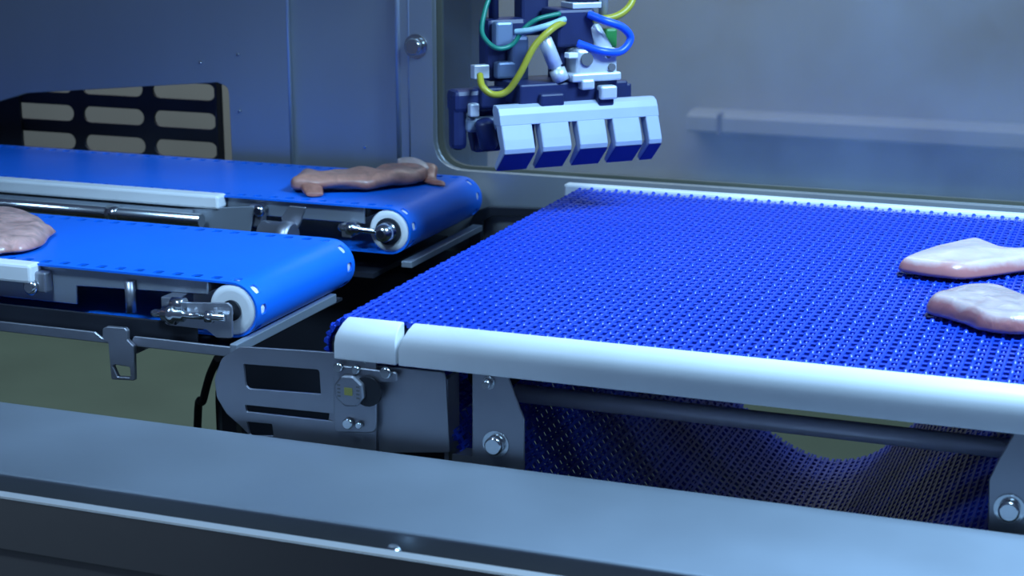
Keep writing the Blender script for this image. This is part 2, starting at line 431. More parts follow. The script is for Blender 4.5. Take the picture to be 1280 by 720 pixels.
# one row of belt modules: two cross ridges, the links between them, and raised knobs
row = MB(); W = YFAR-YN; h2 = .0052
def ridge(xc, wd):
    a = wd/2
    row.prism([(xc-a, -h2), (xc+a, -h2), (xc+a, -.0012), (xc+a*.45, 0), (xc-a*.45, 0), (xc-a, -.0012)], 0, W, lambda u, v, t: Vector((u, t, v)))
ridge(-.25*step, .0034); ridge(.25*step, .0030)
ny = int(W/LNK)
for i in range(ny+1):
    y = .004+i*LNK
    for xa, xb, dy in ((-.25*step, .25*step, 0), (.25*step, .75*step, .0045)):
        yy = y+dy
        if yy+.003 > W: continue
        row.box((xa, yy-.0027, -.0046), (xb, yy+.0027, -.0010))
    if i % 2 == 0:
        yy = y+.001; xk = -.25*step; r1, r2 = .0030, .0014
        vs = [(xk+r1*cos(g*pi/3), yy+r1*1.1*sin(g*pi/3), -.0008) for g in range(6)]+[(xk+r2*cos(g*pi/3), yy+r2*sin(g*pi/3), .0016) for g in range(6)]
        row.add(vs, [(g, (g+1) % 6, 6+(g+1) % 6, 6+g) for g in range(6)]+[tuple(range(6, 12))], True)
rowme = row.mesh('belt_row', Vector((0, 0, 0)), MESH)
rods = MB(); fr = []
for k in range(NR):
    s = k*step; x, z = at(s); xa, za = at(s-step*.35); xb, zb = at(s+step*.35)
    d = Vector((xb-xa, 0, zb-za)).normalized()       # travel direction (towards -x on the top run)
    n = Vector((0, 1, 0)).cross(d)                   # outward normal candidate
    n = Vector((-d.z, 0, d.x)); 
    if k == 5 and n.z < 0: pass
    fr.append((x, z, d, n))
flip = -1 if fr[5][3].z < 0 else 1
for x, z, d, n in fr:
    n = n*flip; c = Vector((x, 0, z))-n*.0031
    rods.cyl(c+Vector((0, YN-.003, 0)), c+Vector((0, YFAR+.003, 0)), .0013, 6)
belt = rods.build('mesh_belt', MESH, mcv)
belt['label'] = 'blue open mesh belt of small plastic links'
off = base_of(mcv)
for x, z, d, n in fr:
    n = n*flip
    o = bpy.data.objects.new('belt_row', rowme); COL.objects.link(o); o.parent = belt
    X = -d; Yv = Vector((0, 1, 0)); Zv = X.cross(Yv)
    if Zv.dot(n) < 0: X = d; Zv = n
    M = Matrix((X, Yv, Zv)).transposed().to_4x4()
    o.matrix_local = Matrix.Translation(Vector((x, YN, z))-off) @ M

# white edge rails: rounded nose profile in y-z
yR = 1.330
zrb = PY(900, 502, yR).z
def rail(x0, x1, ch):
    prof = [(YN-.0012, ZB-.002), (YN-.0012, ZB+.0008), (YN-.006, ZB+.001), (YN-.013, ZB-.0018), (YN-.018, ZB-.0065), (YN-.0215, ZB-.013), (yR, ZB-.020), (yR, zrb), (YN-.0012, zrb)]
    b = MB(); n = len(prof); vs = []
    for x, end in ((x0, 0), (x1, 1)):
        for y, z in prof:
            xx = x
            if end == 0 and ch: xx = x+max(0, (z-(ZB-.018)))*.42
            if end == 0 and ch == 2: xx = x+max(0, (z-(ZB-.016)))*.40
            vs.append((xx, y, z))
    b.add(vs, [(i, (i+1) % n, n+(i+1) % n, n+i) for i in range(n)], True)
    b.f.append(list(range(n))[::-1]); b.sm.append(False); b.f.append([n+i for i in range(n)]); b.sm.append(False)
    o = b.build('edge_rail', WHITE, mcv, .0012, 2)
    return o
xr0 = PY(497.5, 450, yR).x
ra = rail(xr0, XR, 1); ra['label'] = 'long white plastic edge rail'
rbk = rail(PY(417, 440, yR).x, PY(494.5, 455, yR).x, 2); rbk['label'] = 'short white plastic end block'
# far rail
MB().prism([(YFAR+.004, ZB-.03), (YFAR+.004, ZB+.003), (YFAR+.022, ZB+.003), (YFAR+.022, ZB-.03)], PZ(706, 232, ZB).x, XR, lambda u, v, t: Vector((t, u, v))).build('edge_rail', WHITE, mcv, .003)

yp0, yp1 = yR+.0035, yR+.0065
# long slotted bracket sticking out to the left
br = XZ([(300, 433.5), (418, 441), (470, 452), (470, 570), (330, 560), (300, 532), (283, 517), (271, 497), (268, 474), (277, 448)], yp0)
sl1 = rounded(XZ([(304, 455), (399, 462), (401, 493), (307, 486)], yp0), [.001, .003, .001, .006], 3)
sl2 = rounded(XZ([(306, 506), (416, 517), (416, 527), (308, 515)], yp0), .0012, 2)
sl3 = rounded(XZ([(308, 527), (340, 530), (342, 545), (312, 545)], yp0), .001, 2)
o = plate('slotted_bracket', rounded(br, [.006, 0, 0, 0, 0, .01, .01, .012, .012, .012], 4), [sl1, sl2, sl3], yp0, yp1, STEEL, mcv)
# main end plate with its bent right edge
mp_ = XZ([(420, 452), (556, 466), (562, 566), (405, 566)], yp1+.0005)
o = plate('end_plate', rounded(mp_, [.002, .004, .002, .002], 3), [], yp1+.0005, yp1+.0035, STEEL, mcv, .0012)
xe = XZ([(558, 500)], yp1)[0][0]
MB().box((xe-.004, yp1+.0036, .80), (xe, yp1+.03, .905)).build('end_flange', STEEL, mcv)
# small latch plate, screws and knob
lp = XZ([(416, 456), (496, 466), (496, 478), (470, 478), (470, 541), (452, 541), (418, 540)], yp0-.004)
lt = plate('latch_plate', rounded(lp, [.002, .003, .004, .003, .007, .004, .004], 4), [], yp0-.004, yp0-.0005, STEEL, mcv)
for px, py, r in ((425, 458, .0045), (447, 461, .004), (484, 465, .0055), (437, 528, .0052), (451, 530, .0032)):
    c = PY(px, py, yp0-.004); bolt('bolt', (c.x, yp0-.004, c.z), r, .005, lt, washer=False)
c = PY(441, 486, yp0-.004)
kb = rounded([(c.x+.0155*cos(pi/8+pi/4*i+.1), c.z+.0155*sin(pi/8+pi/4*i+.1)) for i in range(8)], .004, 3)
kn = plate('latch_knob', kb, [], yp0-.013, yp0-.0042, STEEL, mcv, .0015)
MB().box((c.x-.004, yp0-.0136, c.z-.0035), (c.x+.004, yp0-.0131, c.z+.0035)).build('yellow_dot', DOT, kn)
for sx in (-.0095, .0095):
    for k in range(4):
        MB().box((c.x+sx-.0016, yp0-.0134, c.z-.006+k*.0035), (c.x+sx+.0016, yp0-.0131, c.z-.0045+k*.0035)).build('engraved_mark', DARKSTEEL, kn)
# dark shaft end behind the knob
MB().cyl((c.x+.016, yp0-.0045, c.z), (c.x+.016, yp0-.008, c.z), .014, 20).build('cam_disc', BLACK, mcv)
# side plates with chamfered shoulder
def side_plate(outl, bolts):
    s = plate('side_plate', rounded(outl, .003, 3), [], yp0, yp1, STEEL, mcv)
    for px, py, r in bolts:
        c = PY(px, py, yp0); bolt('bolt', (c.x, yp0, c.z), r, .008, s)
    return s
side_plate(XZ([(590, 462), (633, 466), (655, 524), (655, 600), (590, 600)], yp0), ((611, 478, .0042), (620, 555, .0085)))
side_plate(XZ([(1272, 535), (1248, 575), (1236, 600), (1234, 690), (1330, 690), (1330, 545)], yp0), ((1262, 636, .0085),))
# tie bar along the near side, cross shafts, rollers of the return run
bA = PY(645, 491, 1.40); bB = PY(1262, 561, 1.40)
MB().cyl((bA.x, 1.40, bA.z), (-.06, 1.40, bA.z), .0085, 24).build('tie_bar', BARM, mcv)
for x, z, r in ((xs1+.012, zs1+.030, .022), (xs2+.05, zs2+.036, .018)):
    MB().cyl((x, YN+.075, z), (x, YFAR, z), r, 20).build('return_roller', BLACK, mcv)
MB().cyl((XL, YN, ZB-RN), (XL, YFAR, ZB-RN), RN-.008, 20).build('nose_roller', BLACK, mcv)
MB().cyl((XR, YN, ZB-RN), (XR, YFAR, ZB-RN), RN-.008, 20).build('nose_roller', BLACK, mcv)
MB().box((XL, YFAR+.006, .86), (XR, YFAR+.012, ZB-.01)).build('far_side_plate', STEEL, mcv)
for k in range(6):
    yk = YN+.008+k*(W-.100)/5
    MB().box((XL+.02, yk, ZB-.020), (XR-.03, yk+.098, ZB-.0135)).build('shade_strip', BLACK, mcv)  # unseen black strips added to keep light off the return run
for x in (XR-.04, -.545):
    for y in (yp1+.004, YFAR+.0125):
        MB().box((x-.02, y, 0), (x+.02, y+.02, .86 if y > 1.5 else .835)).build('leg', STEEL, mcv)
# dark curved frame bracket seen between the belts and the far wall
fb = XZ([(585, 330), (586, 280), (594, 264), (610, 259), (700, 262), (700, 272), (616, 270), (604, 276), (601, 290), (601, 330)], 2.072)
plate('corner_bracket', rounded(fb, [.002, .006, .008, .008, .002, .002, .006, .006, .004, .002], 4), [], 2.072, 2.082, BLACK, mcv)

# dark drive housing standing under the gap between the conveyors
hs = MB().box((-1.11, 1.90, .0), (-.74, 2.045, .852)).build('drive_housing', BLACK, None, .008)
tag(centred(hs), 'black drive housing below the steel wall, between flat belts and mesh belt', 'housing')

# ================================================================== FLAT BELT CONVEYORS
RR = .0262; BT = .0022
def flat_belt(x_end, x_start, y0, y1, parent, p=.0225, off_s=0.):
    """endless belt with a line of punched holes near both edges"""
    R = RR+BT; zc = ZB-R
    L = x_end-x_start; per = 2*L+2*pi*R
    n = round(per/p); p = per/n
    def pos(s):
        s = s % per
        if s < L: return (x_start+s, ZB)
        s -= L
        if s < pi*R: g = pi/2-s/R; return (x_end+R*cos(g), zc+R*sin(g))
        s -= pi*R
        if s < L: return (x_end-s, zc-R)
        s -= L; g = -pi/2-s/R; return (x_start+R*cos(g), zc+R*sin(g))
    b = MB(); W = y1-y0; rows = [0, .0035, .0035+.0185, W-.0035-.0185, W-.0035, W]
    vid = {}
    def V(s, y):
        s = s % per
        key = (round(s*1e6) % round(per*1e6), round(y*1e6))
        if key not in vid:
            x, z = pos(s); vid[key] = len(b.v); b.v.append(Vector((x, y0+y, z)))
        return vid[key]
    for k in range(n):
        s0 = k*p+off_s; ss = [s0+p*i/4 for i in range(5)]
        ss[4] = (k+1)*p+off_s
        for ri in (0, 2, 4):
            for i in range(4):
                b.f.append([V(ss[i], rows[ri]), V(ss[i+1], rows[ri]), V(ss[i+1], rows[ri+1]), V(ss[i], rows[ri+1])]); b.sm.append(True)
        for ri in (1, 3):
            ya, yb = rows[ri], rows[ri+1]; sc, yc = s0+p/2, (ya+yb)/2
            ring = [(s, ya) for s in ss]+[(ss[4], yb)]+[(s, yb) for s in ss[3::-1]]   # 10 boundary points
            hole = []
            for s, y in ring:
                g = math.atan2((y-yc)/(yb-ya), (s-sc)/p); hole.append((sc+.0072*cos(g), yc+.0056*sin(g)))
            m = len(ring)
            rv = [V(*q) for q in ring]; hv = [V(*q) for q in hole]
            for i in range(m):
                j = (i+1) % m; b.f.append([rv[i], rv[j], hv[j], hv[i]]); b.sm.append(True)
    o = b.build('belt', BELT, parent)
    sd = o.modifiers.new('thickness', 'SOLIDIFY'); sd.thickness = BT; sd.offset = -1
    es = o.modifiers.new('split', 'EDGE_SPLIT'); es.split_angle = radians(35); es.use_edge_sharp = False
    return o, zc
def roller(x, zc, y0, y1, parent):
    r = MB().lathe((x, y0-.0005, zc), (x, y1+.0005, zc), [(0, RR-.007), (.003, RR-.002), (.012, RR-.0002), (.988, RR-.0002), (.997, RR-.002), (1, RR-.007)], 40)
    return r.build('end_roller', WHITE, parent)

# ---------- near conveyor
XE = -.8375; ya, yb = 1.430, 1.649
c1 = thing('flat_belt_conveyor', (-1.3, 1.54, 0), 'narrow blue flat belt conveyor nearest the sill beam, bright smooth belt with punched edge holes', 'conveyor', 'flat blue infeed conveyors')
b1, zc = flat_belt(XE, -1.85, ya, yb, c1, off_s=.011); b1['label'] = 'bright blue smooth belt with punched holes along its edges'
roller(XE, zc, ya, yb, c1); roller(-1.85, zc, ya, yb, c1)
MB().box((-1.82, ya+.0125, ZB-.016), (XE-.034, yb-.006, ZB-BT-.0008)).build('slide_bed', BLACK, c1)
# hollow hub recess and tensioner
q = PY(284, 390, ya-.012)
MB().cyl((XE, ya-.0008, zc), (XE, ya-.0035, zc), .0105, 24).build('hub_ring', BLACK, c1)
yt_ = ya-.013
tp = rounded(XZ([(206, 377), (286, 378), (291, 382), (292, 422), (272, 421), (260, 411), (206, 405)], yt_), [.007, .002, .004, .003, .004, .002, .007], 4)
tn = plate('tensioner_plate', tp, [rounded(XZ([(262, 391), (280, 389), (282, 397), (264, 399)], yt_), .002, 2)], yt_-.003, yt_, STEEL, c1)
MB().lathe((PY(190, 391, yt_-.009).x, yt_-.009, PY(190, 391, yt_-.009).z), (PY(281, 396, yt_-.009).x, yt_-.009, PY(281, 396, yt_-.009).z-.001),
   [(0, .0028), (.05, .0042), (.16, .0042), (.17, .0085), (.24, .0085), (.25, .0105), (.33, .0105), (.34, .007), (.44, .007), (.45, .0035), (.74, .0035), (.75, .006), (.84, .006), (.85, .0035), (1, .0035)], 18).build('tension_screw', CHROME, tn)
t0 = PY(222, 376, yt_-.006)
MB().cyl((t0.x-.006, yt_-.006, t0.z-.004), (t0.x+.008, yt_-.006, t0.z-.004), .0075, 16).build('nut', CHROME, tn)
MB().cyl((XE-.002, yt_-.0005, zc-.001), (XE-.002, ya+.01, zc-.001), .0065, 16).build('axle', CHROME, c1)
MB().box((PY(206, 390, yt_).x-.004, yt_, zc-.012), (PY(206, 390, yt_).x+.014, ya+.02, zc+.010)).build('tensioner_lug', STEEL, tn, .001)
# side frame
fr1 = XZ([(45, 336), (310, 362), (300, 374), (97, 357), (97, 380), (50, 376)], ya+.010)
sf = plate('side_frame', [(-1.82, ZB-.0032), (fr1[1][0]-.045, ZB-.0032), (fr1[1][0]-.045, fr1[2][1]+.002), (fr1[3][0], fr1[3][1]), (fr1[4][0], fr1[4][1]), (-1.82, fr1[4][1])], [], ya+.008, ya+.011, BEAMSTEEL, c1)
plate('side_frame', [(-1.82, ZB-.0032), (fr1[1][0]-.045, ZB-.0032), (fr1[1][0]-.045, fr1[2][1]+.002), (fr1[3][0], fr1[3][1]), (fr1[4][0], fr1[4][1]), (-1.82, fr1[4][1])], [], yb-.011, yb-.008, STEEL, c1)
u = PY(160, 352, ya); v = PY(160, 391, ya)
MB().cyl((u.x, ya+.003, u.z), (u.x, ya+.003, v.z), .0055, 14).build('guide_pin', STEEL, c1)
# white wear rail with end bolt
a0 = PY(-30, 331, ya-.006); a1 = PY(38, 350, ya-.006); a2 = PY(38, 356, ya-.006)
MB().box((-1.80, ya-.014, PY(20, 353.5, ya-.014).z), (PY(38, 350, ya-.014).x, ya+.007, PY(20, 330.5, ya-.014).z)).build('wear_rail', WHITE, c1, .003)
c = PY(36, 360, ya-.012)
MB().lathe((c.x, ya-.013, c.z), (c.x, ya+.009, c.z), [(0, .005), (.12, .008), (.35, .008), (.36, .0045), (1, .0045)], 18).build('knob_bolt', CHROME, c1)
MB().box((c.x+.001, ya-.006, c.z-.006), (c.x+.016, ya+.0075, c.z+.016)).build('rail_clip', STEEL, c1, .002)
# lower frame: angle bar with a notch, hanging hook, end bar
yl = ya-.020
zt0, zb0 = PY(100, 413, yl).z, PY(100, 425.5, yl).z
tL, tR = PY(-5, 404, yl), PY(289, 434, yl)
nL0, nL1, nR1, nR0 = PY(118, 415, yl).x, PY(128, 421, yl).x, PY(163, 421, yl).x, PY(167, 419, yl).x
plate('lower_angle', [(-1.82, zt0), (nL0, zt0), (nL1, zt0-.006), (nR1, zt0-.006), (nR0, zt0), (tR.x, zt0), (tR.x, zb0), (-1.82, zb0)], [], yl, yl+.003, STEEL, c1)
MB().box((-1.82, yl+.003, zb0), (tR.x, yl+.03, zb0+.003)).build('lower_flange', STEEL, c1)
gz = PY(190, 440, yl+.02)
plate('gusset', XZ([(150, 425), (195, 431), (163, 446), (152, 446)], yl+.012), [], yl+.012, yl+.015, STEEL, c1)
hk = rounded(XZ([(130, 410), (135, 407.5), (158, 409.5), (161, 413), (161, 424), (169, 432), (170, 475), (141, 473.5), (137, 428), (130, 421)], yl-.003), [.003, .002, .002, .002, .001, .002, .002, .002, .002, .002], 3)
ho = plate('hanging_hook', hk, [rounded(XZ([(143, 457), (146, 455), (164, 458), (165, 471), (149, 470)], yl-.003), .0015, 3)], yl-.006, yl-.0005, STEEL, c1)
e0, e1 = PX(291, 436, -.822), PX(416, 364, -.822)
e0.z = e1.z = (e0.z+e1.z)/2
MB().obox(((-.8215), (e0.y+e1.y)/2, e0.z-.004), ((1, 0, 0), (0, 1, 0), (0, 0, 1)), (.0040, (e1.y-e0.y)/2, .005)).build('end_bar', BEAMSTEEL, c1, .001)
MB().box((-1.82, ya-.0125, zb0+.004), (PY(246, 400, ya-.012).x, ya-.0095, .9065)).build('drip_lip', BLACK, c1, .001)
MB().box((-1.82, ya-.004, zb0+.002), (-.8245, yb-.002, zb0+.005)).build('drip_tray', BLACK, c1)
for x in (-1.75, -1.40):
    for y in (ya+.02, yb-.04):
        MB().box((x, y, 0), (x+.03, y+.03, ZB-.017)).build('leg', STEEL, c1)

# ---------- far conveyor
XE2 = -.8495; yc_, yd = 1.826, 2.058
c2 = thing('flat_belt_conveyor', (-1.4, 1.94, 0), 'narrow blue flat belt conveyor along the steel wall, carrying the long brownish strip of meat', 'conveyor', 'flat blue infeed conveyors')
b2, zc = flat_belt(XE2, -2.15, yc_, yd, c2, off_s=.006); b2['label'] = 'dark blue smooth belt with punched holes along its edges'
roller(XE2, zc, yc_, yd, c2); roller(-2.15, zc, yc_, yd, c2)
MB().box((-2.12, yc_+.0125, ZB-.016), (XE2-.034, yd-.006, ZB-BT-.0008)).build('slide_bed', BLACK, c2)
MB().cyl((XE2, yc_-.0008, zc), (XE2, yc_-.004, zc), .0165, 24).build('hub_ring', BLACK, c2)
MB().lathe((XE2-.001, yc_-.022, zc), (XE2-.001, yc_+.01, zc), [(0, .005), (.08, .0095), (.3, .0115), (.55, .0115), (.56, .0125), (.72, .0125), (.73, .008), (1, .008)], 24).build('axle_nut', CHROME, c2)
r0 = PY(424, 284, yc_-.01); r1 = PY(474, 290, yc_-.01)
tr2 = MB().lathe((r0.x, yc_-.01, r0.z), (r1.x, yc_-.01, r0.z-.002), [(0, .0035), (.06, .005), (.2, .005), (.22, .008), (.38, .008), (.40, .0055), (.5, .0055), (.52, .0034), (1, .0034)], 16).build('tension_screw', CHROME, c2)
u = PY(434, 282, yc_-.01)
MB().box((u.x-.006, yc_-.014, u.z-.014), (u.x+.007, yc_+.012, u.z+.003)).build('tensioner_lug', STEEL, tr2, .001)
zlo = PY(420, 277, yc_+.008).z
for yy in (yc_+.008, yd-.011):
    plate('side_frame', [(-2.12, ZB-.0032), (XE2-.036, ZB-.0032), (XE2-.036, zlo), (-2.12, zlo)], [], yy, yy+.003, BEAMSTEEL, c2)
x1 = PY(273, 250, yc_-.014).x
MB().box((-2.10, yc_-.016, PY(150, 252.5, yc_-.016).z), (x1, yc_+.007, PY(150, 236, yc_-.016).z)).build('wear_rail', WHITE, c2, .003)
c = PY(322, 264, yc_-.012)
MB().lathe((c.x, yc_-.014, c.z), (c.x, yc_+.009, c.z), [(0, .0045), (.12, .0075), (.35, .0075), (.36, .0045), (1, .0045)], 18).build('knob_bolt', CHROME, c2)
MB().box((c.x-.016, yc_-.006, c.z-.022), (c.x+.002, yc_+.0075, c.z+.006)).build('rail_clip', STEEL, c2, .002)
bk = XZ([(352, 272), (362, 257), (383, 259), (376, 279), (370, 291), (358, 291)], yc_-.018)
plate('bent_bracket', bk, [], yc_-.020, yc_-.017, STEEL, c2)
u = PY(338, 282, yc_-.03); v = PY(368, 284, yc_-.03)
MB().lathe((u.x-.012, yc_-.03, u.z-.012), (v.x-.002, yc_-.03, u.z-.013), [(0, .016), (.05, .018), (.62, .018), (.64, .0195), (.9, .0195), (1, .017)], 24).build('drive_sleeve', STEEL, c2)
plate('under_plate', rounded(XZ([(205, 262), (318, 258), (312, 292), (180, 300)], yc_-.012), .002, 2), [], yc_-.0118, yc_-.009, BEAMSTEEL, c2)
MB().cyl((-2.0, yc_-.03, PY(130, 266, yc_-.03).z), (PY(252, 275, yc_-.03).x, yc_-.03, PY(130, 266, yc_-.03).z), .0085, 20).build('side_tube', CHROME, c2)
u = PY(143, 267, yc_-.03)
MB().cyl((u.x-.008, yc_-.03, u.z), (u.x+.008, yc_-.03, u.z), .0105, 20).build('tube_collar', CHROME, c2)
MB().box((-2.1, yc_-.0165, zlo-.075), (PY(250, 285, yc_).x, yc_-.0125, PY(150, 255.5, yc_-.016).z)).build('side_skirt', BEAMSTEEL, c2)
MB().box((-2.12, yc_-.003, ZB-.088), (-.87, yd-.002, ZB-.082)).build('drip_tray', BLACK, c2)
sk = XZ([(455, 322), (520, 318), (600, 268), (600, 290), (505, 330)], 1.87)
t0 = PX(492, 328, -.835); t1 = PX(590, 272, -.835)
MB().obox((-.829, (yc_+yd)/2+.004, ZB-.069), ((1, 0, 0), (0, 1, 0), (0, 0, 1)), (.007, (yd-yc_)/2, .004)).build('end_bar', BEAMSTEEL, c2, .001)
for x in (-2.05, -1.72):
    for y in (yc_+.02, yd-.05):
        MB().box((x, y, 0), (x+.03, y+.03, ZB-.017)).build('leg', STEEL, c2)

# loose cable under the near conveyor
k0 = [PY(272, 448, 1.60), PY(262, 470, 1.61), PY(254, 500, 1.62), PY(247, 530, 1.63)]
pts = k0+[Vector((k0[-1].x-.03, 1.66, .45)), Vector((k0[-1].x-.05, 1.72, .15)), Vector((k0[-1].x-.06, 1.78, .008)), Vector((k0[-1].x-.3, 1.80, .006))]
tag(MB().tube(pts, .0048, 10).build('power_cable', RUBBER), 'thick black cable hanging slantwise under the near flat belt conveyor', 'cable')
k1 = [PY(283, 445, 1.63), PY(277, 490, 1.63), PY(274, 532, 1.63)]
pts = k1+[Vector((k1[-1].x, 1.64, .3)), Vector((k1[-1].x+.02, 1.68, .008)), Vector((k1[-1].x+.2, 1.74, .006))]
tag(MB().tube(pts, .0035, 8).build('sensor_cable', RUBBER), 'thin black cable hanging straight down beside the thicker slanting cable', 'cable')

# ================================================================== MEAT
def smooth_loop(pts, n):
    P = [Vector(p) for p in pts]; N = len(P); o = []
    for i in range(N):
        p0, p1, p2, p3 = P[i-1], P[i], P[(i+1) % N], P[(i+2) % N]
        for k in range(n):
            t = k/n; o.append(.5*((2*p1)+(p2-p0)*t+(2*p0-5*p1+4*p2-p3)*t*t+(3*p1-p0-3*p2+p3)*t**3))
    return o
def fillet(name, base, H, m, hf=None, seed=0, rough=.002, D=.014):
    """base: loop of (x, y) points on the belt; a plump body rises from it"""
    lp = smooth_loop([(x, y, 0) for x, y in base], 5)
    c = sum(lp, Vector())/len(lp); R = 20; b = MB(); n = len(lp)
    vs = []
    E2 = [(lp[i], lp[(i+1) % n]-lp[i]) for i in range(n)]
    def dist(q):
        best = 9
        for a_, d_ in E2:
            t = max(0, min(1, (q-a_).dot(d_)/max(1e-12, d_.dot(d_)))); best = min(best, (q-a_-d_*t).length)
        return best
    dm = dist(c)
    for k in range(R):
        rho = 1-(k/(R))**1.7
        for p in lp:
            q = c+(p-c)*rho
            dd = dist(q) if k else 0
            hh = H*(max(0, 1-(1-min(1, dd/D))**2.4)**.5)*(.80+.20*min(1, dd/dm))
            if hf: hh *= hf(q.x, q.y)
            z = hh+(noise.noise((q+Vector((seed, 0, 0)))*28)*rough+noise.noise((q+Vector((0, seed, 0)))*80)*rough*.35)*(1-rho**6)
            bulge = 0 if k == 0 else .0
            vs.append((q.x, q.y, max(z, .0)))
    vs.append((c.x, c.y, H*(hf(c.x, c.y) if hf else 1)))
    fs = []
    for k in range(R-1):
        for i in range(n):
            j = (i+1) % n; fs.append((k*n+i, k*n+j, (k+1)*n+j, (k+1)*n+i))
    fs += [((R-1)*n+i, (R-1)*n+(i+1) % n, R*n) for i in range(n)]
    b.add(vs, fs, True); b.f.append(list(range(n))[::-1]); b.sm.append(False)
    me = b.mesh(name, Vector((c.x, c.y, 0)), m); o = bpy.data.objects.new(name, me); COL.objects.link(o)
    o.location = (c.x, c.y, ZB+.0011)
    sb = o.modifiers.new('sub', 'SUBSURF'); sb.levels = 1; sb.render_levels = 1
    return o
def basepts(low, high, hz):
    """low: pixels where the meat meets the belt; high: silhouette pixels at height hz"""
    return [(p.x, p.y) for p in [PZ(a, b, ZB) for a, b in low]+[PZ(a, b, ZB+hz) for a, b in high]]
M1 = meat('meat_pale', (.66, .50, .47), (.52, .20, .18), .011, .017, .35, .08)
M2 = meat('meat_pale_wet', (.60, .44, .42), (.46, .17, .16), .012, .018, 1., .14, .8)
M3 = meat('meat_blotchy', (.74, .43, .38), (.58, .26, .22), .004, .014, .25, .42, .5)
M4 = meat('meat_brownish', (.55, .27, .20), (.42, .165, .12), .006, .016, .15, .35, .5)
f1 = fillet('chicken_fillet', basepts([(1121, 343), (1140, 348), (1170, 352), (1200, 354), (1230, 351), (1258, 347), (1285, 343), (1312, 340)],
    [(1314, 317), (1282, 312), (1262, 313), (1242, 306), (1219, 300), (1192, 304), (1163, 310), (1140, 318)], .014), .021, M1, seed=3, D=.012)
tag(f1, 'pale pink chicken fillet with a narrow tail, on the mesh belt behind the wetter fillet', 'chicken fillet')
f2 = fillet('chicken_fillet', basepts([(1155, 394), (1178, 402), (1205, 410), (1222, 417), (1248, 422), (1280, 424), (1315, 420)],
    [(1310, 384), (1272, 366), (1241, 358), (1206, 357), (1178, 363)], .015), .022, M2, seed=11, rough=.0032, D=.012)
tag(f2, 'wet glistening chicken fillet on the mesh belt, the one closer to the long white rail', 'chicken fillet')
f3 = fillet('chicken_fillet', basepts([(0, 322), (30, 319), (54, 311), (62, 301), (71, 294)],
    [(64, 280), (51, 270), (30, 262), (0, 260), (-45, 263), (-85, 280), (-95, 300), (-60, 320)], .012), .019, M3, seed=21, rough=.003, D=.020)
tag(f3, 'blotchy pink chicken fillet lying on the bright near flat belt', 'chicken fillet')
def strip(name, cl, m, seed=0, rough=.002):
    """long piece: centre line of (x, y, half width, height), flat underneath"""
    K = 48; N = 20; b = MB(); vs = []
    def ev(t):
        t *= len(cl)-1; i = min(int(t), len(cl)-2); f = t-i
        P = [Vector(cl[max(0, min(len(cl)-1, j))]) for j in (i-1, i, i+1, i+2)]
        return .5*((2*P[1])+(P[2]-P[0])*f+(2*P[0]-5*P[1]+4*P[2]-P[3])*f*f+(3*P[1]-P[0]-3*P[2]+P[3])*f**3)
    for k in range(K+1):
        t = k/K; q = ev(t); q2 = ev(min(1, t+.01)); q1 = ev(max(0, t-.01))
        d = Vector((q2.x-q1.x, q2.y-q1.y, 0)).normalized(); sd = Vector((-d.y, d.x, 0))
        e = min(1, k/3, (K-k)/3)**.5
        for i in range(N):
            g = 2*pi*i/N; cg, sg = cos(g), sin(g)
            w_ = max(.0005, q.z*e)*math.copysign(abs(cg)**.75, cg)
            h_ = q.w*(.3+.7*e)*(.5+.5*math.copysign(abs(sg)**.7, sg))
            p = Vector((q.x, q.y, 0))+sd*w_
            nz = noise.noise(Vector((p.x*40+seed, p.y*40, h_*40)))
            p += sd*(nz*rough*1.2*e); h_ = max(0, h_+nz*rough*min(1, h_/.006))
            vs.append((p.x, p.y, h_))
    fs = [(k*N+i, k*N+(i+1) % N, (k+1)*N+(i+1) % N, (k+1)*N+i) for k in range(K) for i in range(N)]
    b.add(vs, fs, True); b.f.append(list(range(N))[::-1]); b.sm.append(True); b.f.append([K*N+i for i in range(N)]); b.sm.append(True)
    c = ev(.5); me = b.mesh(name, Vector((c.x, c.y, 0)), m); o = bpy.data.objects.new(name, me); COL.objects.link(o)
    o.location = (c.x, c.y, ZB+.0011)
    sb = o.modifiers.new('sub', 'SUBSURF'); sb.levels = 1; sb.render_levels = 1
    return o
def cl_(l): return [(p.x, p.y, hw, hh) for p, hw, hh in ((PZ(a, b, ZB), hw, hh) for a, b, hw, hh in l)]
M4b = meat('meat_fat_flap', (.66, .50, .46), (.60, .40, .36), .004, .012, .2, .15)
f4 = strip('meat_strip', cl_([(366, 236, .030, .019), (384, 236.5, .033, .023), (420, 237, .033, .023), (455, 235.5, .032, .022), (485, 232, .032, .022), (508, 227, .030, .023), (524, 224.5, .022, .021), (536, 228, .011, .011), (547, 232, .007, .006), (556, 234, .003, .003)]), M4, 31, .0058)
def flap(nm, cl, m, seed):
    o = strip(nm, cl, m, seed, .0016); o.parent = f4; o.location = Vector(o.location)-Vector(f4.location); return o
flap('folded_flap', cl_([(389, 239, .014, .018), (392, 244, .013, .012), (394, 247, .011, .005)]), M4, 5)
flap('fat_end', cl_([(496, 222, .010, .024), (508, 222, .016, .0255), (521, 224, .015, .0245), (533, 227, .008, .015)]), M4b, 9)
tag(f4, 'long brownish strip of raw meat across the end of the far flat belt', 'meat strip')

# ================================================================== GRIPPER
GY = 1.78
gp = thing('robot_gripper', (PY(715, 190, GY+.06).x, GY+.06, 1.02), 'pale blue comb-fingered robot gripper with coloured air hoses, hanging above the belts', 'gripper')
TL = PY(622, 134, GY); ang = radians(45)
U = Vector((cos(ang), sin(ang), 0)); Vv = Vector((-sin(ang), cos(ang), 0)); Zu = Vector((0, 0, 1))
GW = .200
def GM(u, v, z): return TL+U*u+Vv*v+Zu*z
